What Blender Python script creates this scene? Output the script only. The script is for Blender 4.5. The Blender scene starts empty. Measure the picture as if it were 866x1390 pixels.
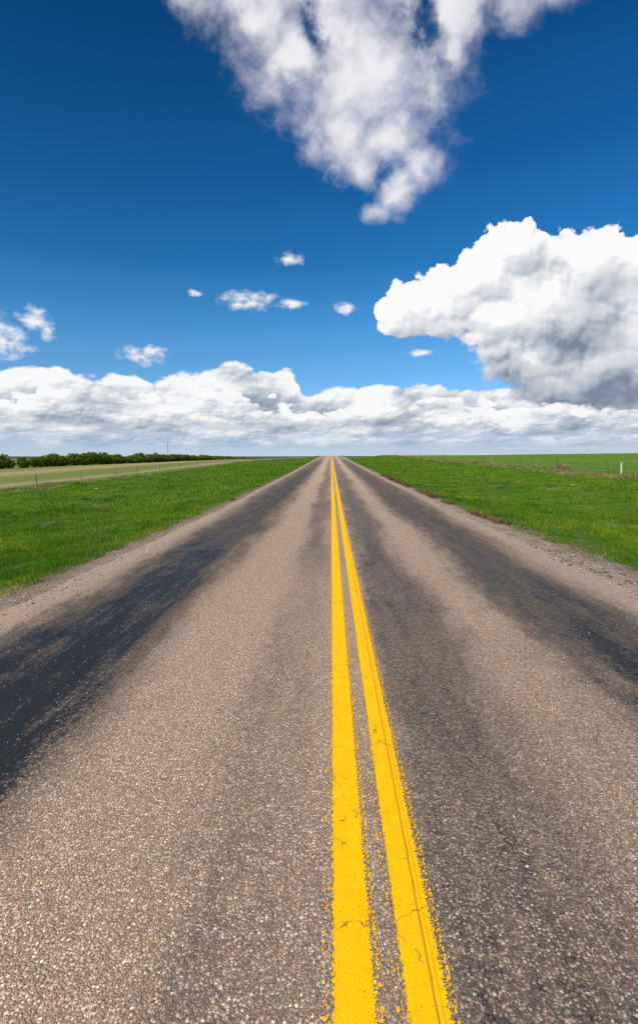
import bpy, math, random
import numpy as np
from mathutils import Vector, noise as mnoise

random.seed(7)
rng = np.random.default_rng(11)
sc = bpy.context.scene
COL = sc.collection

# ------------------------------------------------------------------ helpers
def tag(o, label=None, cat=None, group=None, kind=None):
    if label: o['label'] = label
    if cat: o['category'] = cat
    if group: o['group'] = group
    if kind: o['kind'] = kind
    return o

def link(name, me, parent=None):
    o = bpy.data.objects.new(name, me)
    COL.objects.link(o)
    if parent is not None:
        o.parent = parent
    return o

def mesh_np(name, verts, faces, mat, smooth=False):
    """verts (n,3), faces (m,k) with k constant"""
    verts = np.asarray(verts, dtype=np.float32); faces = np.asarray(faces, dtype=np.int32)
    me = bpy.data.meshes.new(name)
    m, k = faces.shape
    me.vertices.add(len(verts)); me.vertices.foreach_set('co', verts.ravel())
    me.loops.add(m * k); me.loops.foreach_set('vertex_index', faces.ravel())
    me.polygons.add(m)
    me.polygons.foreach_set('loop_start', np.arange(0, m * k, k, dtype=np.int32))
    me.polygons.foreach_set('loop_total', np.full(m, k, dtype=np.int32))
    if smooth:
        me.polygons.foreach_set('use_smooth', np.ones(m, dtype=bool))
    me.update(calc_edges=True)
    if mat: me.materials.append(mat)
    return me

def mesh_list(name, verts, faces, mat, smooth=False):
    me = bpy.data.meshes.new(name)
    me.from_pydata([tuple(v) for v in verts], [], faces)
    if smooth:
        me.polygons.foreach_set('use_smooth', [True] * len(me.polygons))
    me.update()
    if mat: me.materials.append(mat)
    return me

def vnoise(x, y, seed=0):
    """smooth value noise, numpy, 0..1"""
    xi = np.floor(x).astype(np.int64); yi = np.floor(y).astype(np.int64)
    xf = x - xi; yf = y - yi
    def h(a, b):
        n = (a * 374761393 + b * 668265263 + seed * 1442695041) & 0xffffffff
        n = ((n ^ (n >> 13)) * 1274126177) & 0xffffffff
        n = n ^ (n >> 16)
        return (n & 0xffff) / 65535.0
    u = xf * xf * (3 - 2 * xf); v = yf * yf * (3 - 2 * yf)
    return (h(xi, yi) * (1 - u) + h(xi + 1, yi) * u) * (1 - v) + (h(xi, yi + 1) * (1 - u) + h(xi + 1, yi + 1) * u) * v

def fbm(x, y, seed=0, octv=4):
    r = 0; a = 0.5; t = 0
    for i in range(octv):
        r = r + a * vnoise(x * 2 ** i, y * 2 ** i, seed + i * 17); t += a; a *= 0.5
    return r / t

# ------------------------------------------------------------------ terrain heights
def pchip(px, py):
    px = np.array(px, float); py = np.array(py, float)
    h = np.diff(px); d = np.diff(py) / h
    m = np.zeros(len(px)); m[0] = d[0]; m[-1] = d[-1]
    for i in range(1, len(px) - 1):
        if d[i - 1] * d[i] > 0:
            w1 = 2 * h[i] + h[i - 1]; w2 = h[i] + 2 * h[i - 1]
            m[i] = (w1 + w2) / (w1 / d[i - 1] + w2 / d[i])
    def f(x):
        x = np.clip(np.asarray(x, float), px[0], px[-1])
        i = np.clip(np.searchsorted(px, x, side='right') - 1, 0, len(px) - 2)
        t = (x - px[i]) / h[i]
        return ((1 + 2 * t) * (1 - t) ** 2 * py[i] + t * (1 - t) ** 2 * h[i] * m[i]
                + t * t * (3 - 2 * t) * py[i + 1] + t * t * (t - 1) * h[i] * m[i + 1])
    return f

P_road = pchip([-12000, -2000, -300, -60, 0, 8, 16, 27, 50, 82, 120, 150, 176, 192, 206, 235, 340, 600, 1500, 12000],
               [-14, -4, -1.0, 0.0, 0.0, -0.01, -0.03, 0.05, 0.21, 0.52, 0.90, 1.21, 1.45, 1.525, 1.52, 1.36, 0.2, -2.5, -6.0, -9.0])
C_left = pchip([0, 3.3, 3.8, 4.6, 6.5, 9, 14, 20, 45, 70, 150, 400, 2000, 12000],
               [0, -0.03, -0.06, -0.16, -0.38, -0.60, -0.76, -0.85, -1.3, -2.1, -3.0, -4.0, -6.0, -7.0])
C_right = pchip([0, 3.7, 4.4, 5.2, 7, 9.5, 14, 20, 42, 115, 200, 500, 2000, 12000],
                [0, -0.03, -0.09, -0.19, -0.38, -0.44, -0.2, 0.08, 0.16, 0.95, 1.25, 1.5, -3.0, -7.0])

def height(X, Y):
    X = np.asarray(X, float); Y = np.asarray(Y, float)
    c = np.where(X < 0, C_left(-X), C_right(X))
    z = P_road(Y) + c
    off = np.clip((np.abs(X) - 4.2) / 2.0, 0, 1)
    # at the crest the road runs on a low embankment
    emb = np.exp(-((Y - 195) / 42.0) ** 2) * np.clip((np.abs(X) - 4.5) / 5.0, 0, 1) * np.where(X < 0, 1.0, np.clip((19 - X) / 6.0, 0, 1))
    z = z - 0.55 * emb
    far = 1.0 / (1 + np.abs(Y) / 400.0)
    z = z + off * far * ((fbm(X * 0.9 + 31, Y * 0.9 + 7, 3, 3) - 0.5) * 0.16 + (fbm(X * 0.12, Y * 0.12, 9, 3) - 0.5) * 0.30)
    edge = np.clip((np.abs(X) - 3.3) / 0.5, 0, 1) * (1 - off)
    z = z + edge * far * (fbm(X * 3.1 + 5, Y * 3.1, 21, 3) - 0.5) * 0.05
    return z

def hz(x, y):
    return float(height(np.array([x]), np.array([y]))[0])

# ------------------------------------------------------------------ node helpers
class NT:
    def __init__(s, tree):
        s.t = tree; s.n = tree.nodes; s.l = tree.links
    def new(s, t, **kw):
        nd = s.n.new(t)
        for k, v in kw.items(): setattr(nd, k, v)
        return nd
    def put(s, inp, v):
        if isinstance(v, bpy.types.NodeSocket): s.l.new(v, inp)
        elif isinstance(v, S): s.l.new(v.s, inp)
        elif v is not None:
            if isinstance(v, (tuple, list)) and len(v) == 3 and inp.type == 'RGBA': v = (*v, 1)
            inp.default_value = v
    def math(s, op, a, b=None, c=None, clamp=False):
        nd = s.new('ShaderNodeMath', operation=op, use_clamp=clamp)
        s.put(nd.inputs[0], a); s.put(nd.inputs[1], b); s.put(nd.inputs[2], c)
        return S(s, nd.outputs[0])
    def vmath(s, op, a, b=None, c=None, out=0):
        nd = s.new('ShaderNodeVectorMath', operation=op)
        s.put(nd.inputs[0], a)
        if b is not None: s.put(nd.inputs[1], b)
        if c is not None: s.put(nd.inputs[2], c)
        return S(s, nd.outputs[out])
    def comb(s, x, y, z=0.0):
        nd = s.new('ShaderNodeCombineXYZ'); s.put(nd.inputs[0], x); s.put(nd.inputs[1], y); s.put(nd.inputs[2], z)
        return S(s, nd.outputs[0])
    def sep(s, v):
        nd = s.new('ShaderNodeSeparateXYZ'); s.put(nd.inputs[0], v)
        return [S(s, o) for o in nd.outputs]
    def noise(s, v, scale, detail=4, rough=0.5, dims='3D', out='Fac', dist=0.0, lac=2.0):
        nd = s.new('ShaderNodeTexNoise', noise_dimensions=dims)
        s.put(nd.inputs['Vector'], v); nd.inputs['Scale'].default_value = scale
        nd.inputs['Detail'].default_value = detail; nd.inputs['Roughness'].default_value = rough
        nd.inputs['Distortion'].default_value = dist; nd.inputs['Lacunarity'].default_value = lac
        return S(s, nd.outputs[out])
    def voro(s, v, scale, dims='2D', feature='F1', detail=0, rough=0.5, smooth=0.5, rand=1.0, lac=2.0):
        nd = s.new('ShaderNodeTexVoronoi', voronoi_dimensions=dims, feature=feature)
        s.put(nd.inputs['Vector'], v); nd.inputs['Scale'].default_value = scale
        nd.inputs['Detail'].default_value = detail; nd.inputs['Roughness'].default_value = rough
        if 'Lacunarity' in nd.inputs: nd.inputs['Lacunarity'].default_value = lac
        if feature == 'SMOOTH_F1': nd.inputs['Smoothness'].default_value = smooth
        nd.inputs['Randomness'].default_value = rand
        return nd
    def ss(s, v, lo, hi, a=0.0, b=1.0):
        nd = s.new('ShaderNodeMapRange', interpolation_type='SMOOTHSTEP')
        s.put(nd.inputs[0], v); s.put(nd.inputs[1], lo); s.put(nd.inputs[2], hi); s.put(nd.inputs[3], a); s.put(nd.inputs[4], b)
        return S(s, nd.outputs[0])
    def lin(s, v, lo, hi, a=0.0, b=1.0):
        nd = s.new('ShaderNodeMapRange')
        s.put(nd.inputs[0], v); s.put(nd.inputs[1], lo); s.put(nd.inputs[2], hi); s.put(nd.inputs[3], a); s.put(nd.inputs[4], b)
        return S(s, nd.outputs[0])
    def mix(s, f, a, b, mode='MIX'):
        nd = s.new('ShaderNodeMix', data_type='RGBA', blend_type=mode)
        s.put(nd.inputs[0], f); s.put(nd.inputs[6], a); s.put(nd.inputs[7], b)
        return S(s, nd.outputs[2])
    def ramp(s, f, stops, interp='LINEAR'):
        nd = s.new('ShaderNodeValToRGB'); cr = nd.color_ramp; cr.interpolation = interp
        while len(cr.elements) < len(stops): cr.elements.new(0.5)
        for e, (p, c) in zip(cr.elements, stops):
            e.position = p; e.color = (*c, 1) if len(c) == 3 else c
        s.put(nd.inputs[0], f)
        return S(s, nd.outputs[0])
    def curve(s, f, pts):
        """pts in 0..1 x 0..1"""
        nd = s.new('ShaderNodeFloatCurve'); cm = nd.mapping; cu = cm.curves[0]
        while len(cu.points) < len(pts): cu.points.new(0.5, 0.5)
        for p, (x, y) in zip(cu.points, pts): p.location = (x, y)
        cm.update(); s.put(nd.inputs['Value'], f)
        return S(s, nd.outputs[0])

class S:
    """socket with arithmetic"""
    def __init__(s, nt, sock): s.nt = nt; s.s = sock
    def __add__(s, o): return s.nt.math('ADD', s, o)
    __radd__ = __add__
    def __sub__(s, o): return s.nt.math('SUBTRACT', s, o)
    def __rsub__(s, o): return s.nt.math('SUBTRACT', o, s)
    def __mul__(s, o): return s.nt.math('MULTIPLY', s, o)
    __rmul__ = __mul__
    def __truediv__(s, o): return s.nt.math('DIVIDE', s, o)
    def abs(s): return s.nt.math('ABSOLUTE', s)
    def clamp(s): return s.nt.math('ADD', s, 0.0, clamp=True)

def material(name):
    m = bpy.data.materials.new(name); m.use_nodes = True
    nt = NT(m.node_tree)
    return m, nt, m.node_tree.nodes['Principled BSDF'], m.node_tree.nodes['Material Output']

def rgb(h):
    """sRGB hex -> linear"""
    v = [int(h[i:i + 2], 16) / 255 for i in (0, 2, 4)]
    return tuple(c / 12.92 if c < 0.04045 else ((c + 0.055) / 1.055) ** 2.4 for c in v)

# ------------------------------------------------------------------ camera
F_PX = 720.0                       # focal length in pixels of the 866 px wide photo
W_PX, H_PX = 866.0, 1390.0
cam = bpy.data.cameras.new('camera')
cam_o = link('camera', cam); sc.camera = cam_o
cam.sensor_fit = 'VERTICAL'; cam.sensor_height = 36.0
cam.lens = F_PX / H_PX * 36.0
PCY = 650.0                        # optical centre row (the picture proper is 1300 rows high)
cam.shift_y = -(695.0 - PCY) / H_PX
EYE_Y, VP_X = 618.5, 449.5
yaw = math.atan((VP_X - 433.0) / F_PX)
pitch = math.atan((PCY - EYE_Y) / F_PX)
cam_o.location = (0, 0, 1.6)
cam_o.rotation_euler = (math.pi / 2 - pitch, 0, yaw)
cam.clip_start = 0.05; cam.clip_end = 40000

def ae(px, py):
    """azimuth / elevation of the sky direction seen at a photo pixel"""
    u = (px - VP_X) / F_PX; v = (EYE_Y - py) / F_PX
    a = math.atan(u); e = math.atan(v * math.cos(a))
    return a, e

# ------------------------------------------------------------------ sun + world
SUN_EL, SUN_ROT = math.radians(50), math.radians(-128)
sun_dir = Vector((math.sin(SUN_ROT) * math.cos(SUN_EL), math.cos(SUN_ROT) * math.cos(SUN_EL), math.sin(SUN_EL)))
sun = bpy.data.lights.new('sun', 'SUN'); sun.energy = 4.7; sun.angle = math.radians(0.5); sun.color = (1.0, 0.935, 0.84)
sun_o = link('sun', sun); sun_o.rotation_euler = sun_dir.to_track_quat('Z', 'Y').to_euler(); sun_o.location = (-20, -20, 40)

def build_world():
    w = bpy.data.worlds.new('World'); sc.world = w; w.use_nodes = True
    n = NT(w.node_tree)
    bg = w.node_tree.nodes['Background']
    sky = n.new('ShaderNodeTexSky', sky_type='NISHITA', sun_disc=False, sun_elevation=SUN_EL, sun_rotation=SUN_ROT)
    sky.air_density = 1.0; sky.dust_density = 0.3; sky.ozone_density = 2.0; sky.altitude = 600
    tc = n.new('ShaderNodeTexCoord')
    x, y, z = n.sep(tc.outputs['Generated'])
    a = n.math('ARCTAN2', x, y)
    e = n.math('ARCSINE', z)
    p = n.comb(a, e)
    # sky texture at strength 0.1, seen through a polariser (deeper, more saturated blue with elevation)
    lum = n.new('ShaderNodeRGBToBW'); n.put(lum.inputs[0], sky.outputs[0])
    lum = n.math('POWER', S(n, lum.outputs[0]) * 0.1 / 0.16, 0.25)
    pol = n.ramp(n.lin(e, 0, math.radians(48)), [(0.0, rgb('B4CBE2')), (0.07, rgb('8FBBE6')), (0.17, rgb('65A5DF')), (0.28, rgb('4690D2')),
                 (0.40, rgb('2773B8')), (0.58, rgb('175C9F')), (0.80, rgb('0C4884')), (1.0, rgb('083A70'))])
    col = n.mix(1.0, pol, n.comb(lum, lum, lum), 'MULTIPLY')
    side = n.ss(a, -0.7, 0.6, 0.80, 1.08)
    col = n.mix(1.0, col, n.comb(side, side * 0.985, side * 0.94), 'MULTIPLY')

    def shifted(q, off): return n.vmath('ADD', q, (off[0], off[1], 0))
    def ell(px, py, rx, ry):
        ca, cE = ae(px, py); k = math.cos(ca)
        return ca, cE, rx / F_PX * k * k, ry / F_PX * math.cos(math.atan((EYE_Y - py) / F_PX)) ** 2
    def dist(q, b):
        ca, cE, ra, re = ell(*b[:4])
        return n.vmath('LENGTH', n.vmath('MULTIPLY_ADD', q, (1 / ra, 1 / re, 0), (-ca / ra, -cE / re, 0)), out=1)
    def blobs(q, lst, k=0.25, neg=()):
        m = None
        for b in lst:
            d = dist(q, b); m = d if m is None else n.math('SMOOTH_MIN', m, d, k)
        f = 1.0 - m
        for b in neg:
            f = f - n.ss(dist(q, b), 0.2, 1.4, b[4], 0.0)
        return f
    def warp(q, scale, amp, detail=4, seed=0.0, rough=0.5):
        c = n.noise(n.vmath('ADD', q, (seed, seed * 0.7, 0)), scale, detail, rough, dims='2D', out='Color')
        return n.vmath('MULTIPLY_ADD', n.vmath('SUBTRACT', c, (0.5, 0.5, 0.5)), (amp, amp, 0), q)
    def lumps(q, scale, sq=1.0, detail=4, seed=0.0, rough=0.5):
        """cauliflower relief, about 0..1, mean about 0.5"""
        qq = n.vmath('MULTIPLY_ADD', q, (1, sq, 0), (seed, seed * 1.3, 0))
        v = n.voro(qq, scale, '2D', 'F1', detail=detail, rough=rough)
        v.normalize = True
        d = S(n, v.outputs['Distance'])
        return 1.0 - d * d * 4.5
    def over(base, c, alpha): return n.mix(alpha.clamp(), base, c)
    LX, LY = -0.50, 0.86     # towards the sun in the plane of the sky

    base = col
    # ---- unseen generic cloud, added overhead and behind to whiten the ambient light -----
    gx = n.comb(x, y, z * 0.6)
    gen = n.noise(gx, 2.6, 5, 0.55)
    away = n.math('MAXIMUM', n.ss(e, math.radians(44), math.radians(54)), n.ss(a.abs(), math.radians(44), math.radians(58)))
    gl = n.noise(n.vmath('ADD', gx, (-.02, .02, .06)), 2.6, 3, 0.55)
    gc = n.mix(((gen - gl) * 3.0 + 0.62).clamp(), rgb('9AA8BA'), rgb('F2F3F5'))
    gcol = over(base, gc, n.ss(gen, 0.50, 0.60) * away)

    # ---- high torn cloud at the top ----------------------------------------------
    top_l = [(270, 2, 30, 26), (315, 10, 52, 44), (350, 50, 48, 46), (392, 100, 40, 46), (420, 5, 90, 44), (470, 60, 78, 70), (505, 125, 78, 74), (455, 180, 46, 44),
             (515, 195, 58, 50), (490, 235, 34, 26), (530, 262, 26, 30), (505, 285, 16, 18), (560, 228, 26, 28), (540, 20, 40, 46), (610, 30, 44, 52), (640, -10, 80, 50), (700, 12, 60, 34), (748, 8, 34, 34), (600, 85, 22, 26), (500, -80, 260, 60)]
    top_n = [(424, 60, 19, 34, 1.1), (566, 44, 20, 44, 1.1), (450, 8, 26, 8, 0.3), (460, 262, 34, 22, 0.35), (398, 120, 14, 12, 0.45), (522, 240, 18, 14, 0.45), (594, 118, 20, 24, 0.4), (655, 60, 20, 12, 0.3)]
    dirv = S(n, tc.outputs['Generated'])
    def warp3(q3, q, scale, amp, detail, seed, rough):
        c = n.noise(n.vmath('ADD', q3, (seed, seed, seed)), scale, detail, rough, out='Color')
        return n.vmath('MULTIPLY_ADD', n.vmath('SUBTRACT', c, (0.5, 0.5, 0.5)), (amp * 1.2, amp, amp), q)
    qt = warp3(dirv, p, 6.0, 0.10, 7, 3.1, 0.62)
    F = blobs(qt, top_l, 0.45)
    qn = warp3(dirv, p, 11.0, 0.13, 8, 6.7, 0.68)
    for b in top_n: F = F - n.ss(dist(qn, b), 0.1, 1.5, b[4] * 0.85, 0.0)
    w3 = warp3(dirv, dirv, 9.0, 0.05, 3, 5.5, 0.55)
    w1 = n.noise(w3, 8.0, 9, 0.60)
    w1b = n.noise(n.vmath('ADD', w3, (-0.02, -0.01, 0.02)), 8.0, 4, 0.55)
    big = n.noise(n.vmath('ADD', dirv, (2.1, 7.2, 0)), 5.0, 3, 0.5)
    wf = n.noise(warp3(dirv, dirv, 20.0, 0.03, 3, 8.5, 0.6), 24.0, 6, 0.56)
    D = F * 0.95 + (w1 - 0.5) * 2.5 + (wf - 0.5) * 1.3 + 0.16
    al = n.ss(D, -0.45, 1.15) * n.ss(a - (e - 0.55) * 0.25, ae(575, 90)[0], ae(640, 60)[0], 1.0, 0.70)
    lit = (w1 - w1b) * 0.8 + (wf - 0.5) * 0.15 + (big - 0.5) * 0.7 + 0.82 + n.ss(al, 0.6, 1.0, 0.0, 0.10) + (w1 - 0.5) * 0.4
    c1 = n.ramp(lit.clamp(), [(0.0, rgb('98A0B8')), (0.35, rgb('BEC2D4')), (0.70, rgb('DEDEE8')), (1.0, rgb('F2F0F4'))])
    topcol = over(gcol, c1, al * 0.96)
    col = base

    # ---- small scattered puffs ------------------------------------------------------
    small = [(2, 462, 38, 20), (-20, 450, 36, 26), (47, 433, 22, 15), (66, 453, 12, 7), (198, 484, 28, 10), (185, 478, 14, 8), (338, 410, 38, 11), (328, 417, 18, 6),
             (396, 415, 16, 6), (393, 357, 16, 8), (468, 421, 14, 8), (267, 401, 9, 4), (568, 481, 18, 4), (205, 476, 14, 7)]
    qs = warp(p, 30.0, 0.012, 4, 7.7, 0.6)
    Fs = blobs(qs, small, 0.08)
    ns = n.noise(n.vmath('MULTIPLY', p, (1, 1.4, 0)), 48.0, 5, 0.52, dims='2D')
    nsb = n.noise(n.vmath('MULTIPLY', shifted(p, (LX * .006, LY * .006)), (1, 1.4, 0)), 55.0, 4, 0.6, dims='2D')
    Ds = Fs * 1.15 + (ns - 0.5) * 1.9
    cs = n.mix(((ns - nsb) * 1.6 + 0.75 + (ns - .5) * .8).clamp(), rgb('9DB4D2'), rgb('F5F7FA'))
    col = over(col, cs, n.ss(Ds, -0.4, 1.15) * 0.94)

    # ---- horizon banks ---------------------------------------------------------------
    inside = n.ss(a.abs(), math.radians(50), math.radians(60), 1.0, 0.0)
    def row(col, tops, base_px, amp_px, sc_, seed, stops, sq=1.7, bsoft=6.0, tsoft=0.5, grey_bias=0.0):
        lo, hi = math.radians(-45), math.radians(45); emax = 0.36
        pts = [((ae(px, py)[0] - lo) / (hi - lo), max(0, ae(px, py)[1]) / emax) for px, py in tops]
        top = n.curve(n.lin(a, lo, hi), pts) * emax
        eb = ae(433, base_px)[1]
        def H(q, det=5):
            qw = warp(q, sc_ * 1.3, 0.22 / sc_, 3, seed, 0.6)
            b = lumps(qw, sc_, sq, 2, seed, 0.5)
            b2 = n.noise(n.vmath('MULTIPLY_ADD', q, (1, sq * 1.1, 0), (seed, 0, 0)), sc_ * 0.8, det, 0.56, dims='2D')
            return b * 0.50 + b2 * 1.1 - 0.84      # ~ -0.4..0.4
        h0 = H(p); h1 = H(shifted(p, (LX * 0.09 / sc_, LY * 0.09 / sc_ / sq)), 3)
        A = amp_px / F_PX
        dt = (top - e) / A + h0 * 3.2
        db = (e - eb) / (bsoft / F_PX) + h0 * 2.0
        al = n.ss(dt, 0.0, tsoft) * n.ss(db, -1.2, 1.2) * inside
        t = ((e - eb) / (top - eb + 0.0005)).clamp()
        bign = n.noise(n.vmath('MULTIPLY_ADD', p, (1, 2.6, 0), (seed * 2, 4.0, 0)), sc_ * 0.42, 3, 0.55, dims='2D')
        lit = t * 0.62 + (h0 - h1) * 1.15 + h0 * 0.32 + (bign - 0.5) * 2.0 + 0.40 + grey_bias
        return over(col, n.ramp(lit.clamp(), stops), al)
    col = over(col, rgb('B9C8DA'), n.ss(e, ae(0, 540)[1], ae(0, 566)[1], 0.0, 1.0) * n.ss(e, ae(0, 611)[1], ae(0, 600)[1], 0.2, 0.9))
    st_far = [(0, rgb('8FA9C8')), (0.5, rgb('B5C6DA')), (1.0, rgb('DFE6ED'))]
    st_mid = [(0, rgb('7F93AD')), (0.35, rgb('A6B4C6')), (0.62, rgb('CBD3DD')), (0.85, rgb('E6EAEE')), (1.0, rgb('F3F5F7'))]
    st_up = [(0, rgb('8494A9')), (0.3, rgb('A5B1C1')), (0.55, rgb('C6CDD7')), (0.8, rgb('E4E7EC')), (1.0, rgb('F8F9FA'))]
    col = row(col, [(-400, 588), (0, 586), (200, 580), (433, 590), (600, 594), (866, 590), (1300, 590)], 607, 4, 30, 1.3, st_far, sq=3.2, bsoft=7)
    col = row(col, [(-400, 552), (0, 556), (120, 548), (250, 560), (400, 556), (520, 552), (650, 560), (866, 556), (1300, 550)], 591, 12, 20, 5.9, st_mid, sq=2.2, bsoft=5, tsoft=0.3, grey_bias=0.0)
    tops = [(-400, 505), (-100, 498), (0, 502), (40, 500), (75, 498), (110, 506), (170, 507), (210, 516), (240, 506), (290, 500), (340, 496), (388, 502), (404, 514),
            (418, 536), (440, 530), (470, 524), (510, 524), (560, 518), (590, 525), (640, 530), (680, 521), (720, 530), (866, 540), (1300, 520)]
    col = row(col, tops, 574, 7, 15, 2.4, st_up, sq=1.5, bsoft=8, tsoft=0.9)

    col = row(col, [(-400, 530), (0, 536), (90, 524), (180, 538), (300, 528), (420, 556), (500, 545), (600, 540), (700, 550), (866, 556), (1300, 545)], 581, 13, 19, 12.7, st_up, sq=1.7, bsoft=6, tsoft=0.3, grey_bias=0.02)
    lowcol = col
    # ---- the big cumulus on the right ----------------------------------------------------
    big_l = [(690, 352, 46, 40), (668, 345, 30, 32), (711, 318, 12, 18), (655, 378, 46, 36), (600, 392, 42, 32), (562, 410, 36, 26), (534, 428, 26, 20), (545, 446, 30, 14),
             (612, 428, 66, 32), (700, 420, 90, 66), (780, 375, 66, 50), (752, 350, 34, 30), (806, 350, 32, 26), (850, 375, 46, 42), (920, 400, 70, 56), (800, 440, 110, 74),
             (722, 488, 74, 40), (800, 505, 96, 48), (900, 500, 110, 62), (745, 528, 56, 26), (650, 460, 34, 14), (690, 478, 44, 20), (1020, 440, 110, 90)]
    def bigfield(q, det):
        qw = warp(q, 20.0, 0.022, 3, 1.9, 0.55)
        f = blobs(qw, big_l, 0.18)
        b = lumps(qw, 15.0, 1.1, det, 4.0, 0.55)
        return f, b
    F0, B0 = bigfield(p, 4)
    F1, B1 = bigfield(shifted(p, (LX * 0.010, LY * 0.010)), 3)
    F2, B2 = bigfield(shifted(p, (LX * 0.045, LY * 0.045)), 1)
    edge = n.noise(p, 70.0, 5, 0.62, dims='2D') - 0.5
    # soft-limited macro height so that the middle is not a cone
    def hgt(f, b): return n.math('SQRT', f.clamp() + 0.0001) * 0.55 + b * 0.34
    Db = F0 + n.ss(F0, 0.15, 0.4, 0.0, 0.4) + (B0 - 0.48) * 0.50 + edge * 0.22
    low = n.ss(e, ae(700, 500)[1], ae(700, 420)[1], 1.0, 0.0)
    alb = n.ss(Db, 0.0, 0.10 + low * 0.16)
    e_lo, e_hi = ae(760, 556)[1], ae(760, 330)[1]
    tb = n.lin(e, e_lo, e_hi, 0.0, 1.0)
    lobe = n.noise(n.vmath('MULTIPLY_ADD', warp(p, 9.0, 0.05, 3, 2.2), (1, 1.3, 0), (3.3, 8.1, 0)), 7.0, 4, 0.42, dims='2D')
    left = n.ss(a, ae(520, 450)[0], ae(740, 450)[0], 0.42, 0.0)
    litb = tb * 0.60 + left * 0.5 + 0.34 + (hgt(F0, B0) - hgt(F1, B1)) * 0.95 + (hgt(F0, B0) - hgt(F2, B2)) * 0.50 + (B0 - 0.5) * 0.12 + (lobe - 0.5) * 1.25 + edge * 0.05
    qs2 = warp(p, 12.0, 0.05, 5, 6.6, 0.6)
    for b in [(780, 410, 60, 26, -0.10), (692, 368, 20, 14, -0.12), (820, 470, 100, 50, -0.12), (745, 532, 80, 30, -0.24), (850, 545, 80, 30, -0.12), (700, 440, 50, 24, 0.05),
              (718, 474, 36, 14, 0.26), (835, 492, 34, 13, 0.22), (660, 400, 60, 40, 0.10), (800, 345, 70, 20, 0.15), (640, 455, 60, 14, -0.12)]:
        litb = litb + n.ss(dist(qs2, b), 0.35, 1.25, b[4], 0.0)
    cb = n.ramp(litb.clamp(), [(0.0, rgb('7D8A9D')), (0.2, rgb('9AA5B4')), (0.42, rgb('BBC2CD')), (0.64, rgb('D6D9E0')), (0.85, rgb('EBECF0')), (1.0, rgb('FBFBFC'))])
    bigcol = over(lowcol, cb, alb)
    # lower grey shelf joining the cumulus to the bank
    bigcol = row(bigcol, [(-400, 612), (520, 610), (600, 596), (650, 578), (700, 562), (740, 556), (800, 560), (866, 552), (1000, 548), (1300, 560)], 591, 7, 20, 8.8, st_mid, sq=2.2, bsoft=5, grey_bias=-0.05)
    # pale air under the bank, then assemble: each part of the sky dome evaluates only its own clouds
    under = n.ss(e, ae(0, 612)[1], ae(0, 594)[1], 1.0, 0.0)
    fill = n.ss(e, -0.03, -0.005, 1.0, 0.0)
    def emit(c, low=True):
        if low:
            c = n.mix(under * n.ss(a, -0.1, 0.2, 0.55, 0.85), c, n.mix(n.ss(a, -0.1, 0.25), rgb('B5C6DA'), rgb('BBC7D4'))); c = n.mix(fill, c, (0.10, 0.12, 0.08))
        b = n.new('ShaderNodeBackground'); n.put(b.inputs[0], c); b.inputs[1].default_value = 1.0
        return b.outputs[0]
    def choose(f, s0, s1):
        m = n.new('ShaderNodeMixShader'); n.put(m.inputs[0], f); n.l.new(s0, m.inputs[1]); n.l.new(s1, m.inputs[2])
        return m.outputs[0]
    gt = lambda u, t: n.math('GREATER_THAN', u, t)
    lt = lambda u, t: n.math('LESS_THAN', u, t)
    low_s = choose(gt(a, math.radians(2.9)), emit(lowcol), emit(bigcol))
    front = choose(gt(e, math.radians(22.9)), low_s, emit(topcol, False))
    isfront = lt(a.abs(), math.radians(60)) * lt(e, math.radians(55)) * gt(e, -0.04)
    # the generic sky also covers the fringe of the front part
    allsky = choose(isfront, emit(gcol), front)
    n.l.new(allsky, w.node_tree.nodes['World Output'].inputs[0])
    w.node_tree.nodes.remove(bg)
    w.cycles.sampling_method = 'NONE'
build_world()

# ------------------------------------------------------------------ chip seal shader pieces
def chips(n, pos, big=None):
    """pebble cells: returns (per cell random, stone colour, height)"""
    pj = n.vmath('MULTIPLY_ADD', n.vmath('SUBTRACT', n.noise(pos, 130.0, 2, 0.6, dims='2D', out='Color'), (0.5, 0.5, 0.5)), (0.009, 0.009, 0), pos)
    v = n.voro(pj, 125.0, '2D', 'F1')
    r, g_, b_ = n.sep(S(n, v.outputs['Color']))
    stone = n.ramp(r, [(0.0, (0.06, 0.05, 0.045)), (0.14, (0.15, 0.125, 0.105)), (0.32, (0.27, 0.215, 0.165)), (0.55, (0.35, 0.275, 0.205)),
                       (0.68, (0.31, 0.175, 0.10)), (0.76, (0.20, 0.095, 0.065)), (0.82, (0.38, 0.32, 0.265)), (0.93, (0.52, 0.46, 0.39)), (1.0, (0.72, 0.66, 0.58))])
    h = 1.0 - n.ss(S(n, v.outputs['Distance']), 0.1, 0.62)
    v2 = n.voro(n.vmath('ADD', pj, (3.7, 1.1, 0)), 66.0, '2D', 'F1')
    r2, g2, b2 = n.sep(S(n, v2.outputs['Color']))
    stone2 = n.ramp(g2 * 0.93, [(0.0, (0.10, 0.085, 0.075)), (0.25, (0.30, 0.24, 0.19)), (0.5, (0.44, 0.36, 0.28)), (0.66, (0.32, 0.17, 0.09)), (0.78, (0.48, 0.42, 0.36)), (1.0, (0.80, 0.75, 0.67))])
    m2 = n.ss(S(n, v2.outputs['Distance']) - b2 * 0.12, 0.22, 0.28, 1.0, 0.0) * n.math('GREATER_THAN', r2, 0.62)
    stone = n.mix(m2, stone, stone2)
    h = n.math('MAXIMUM', h, m2 * 1.2)
    rr = n.math('MAXIMUM', b_, m2 * 0.80)
    return rr, stone, h, m2

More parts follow.
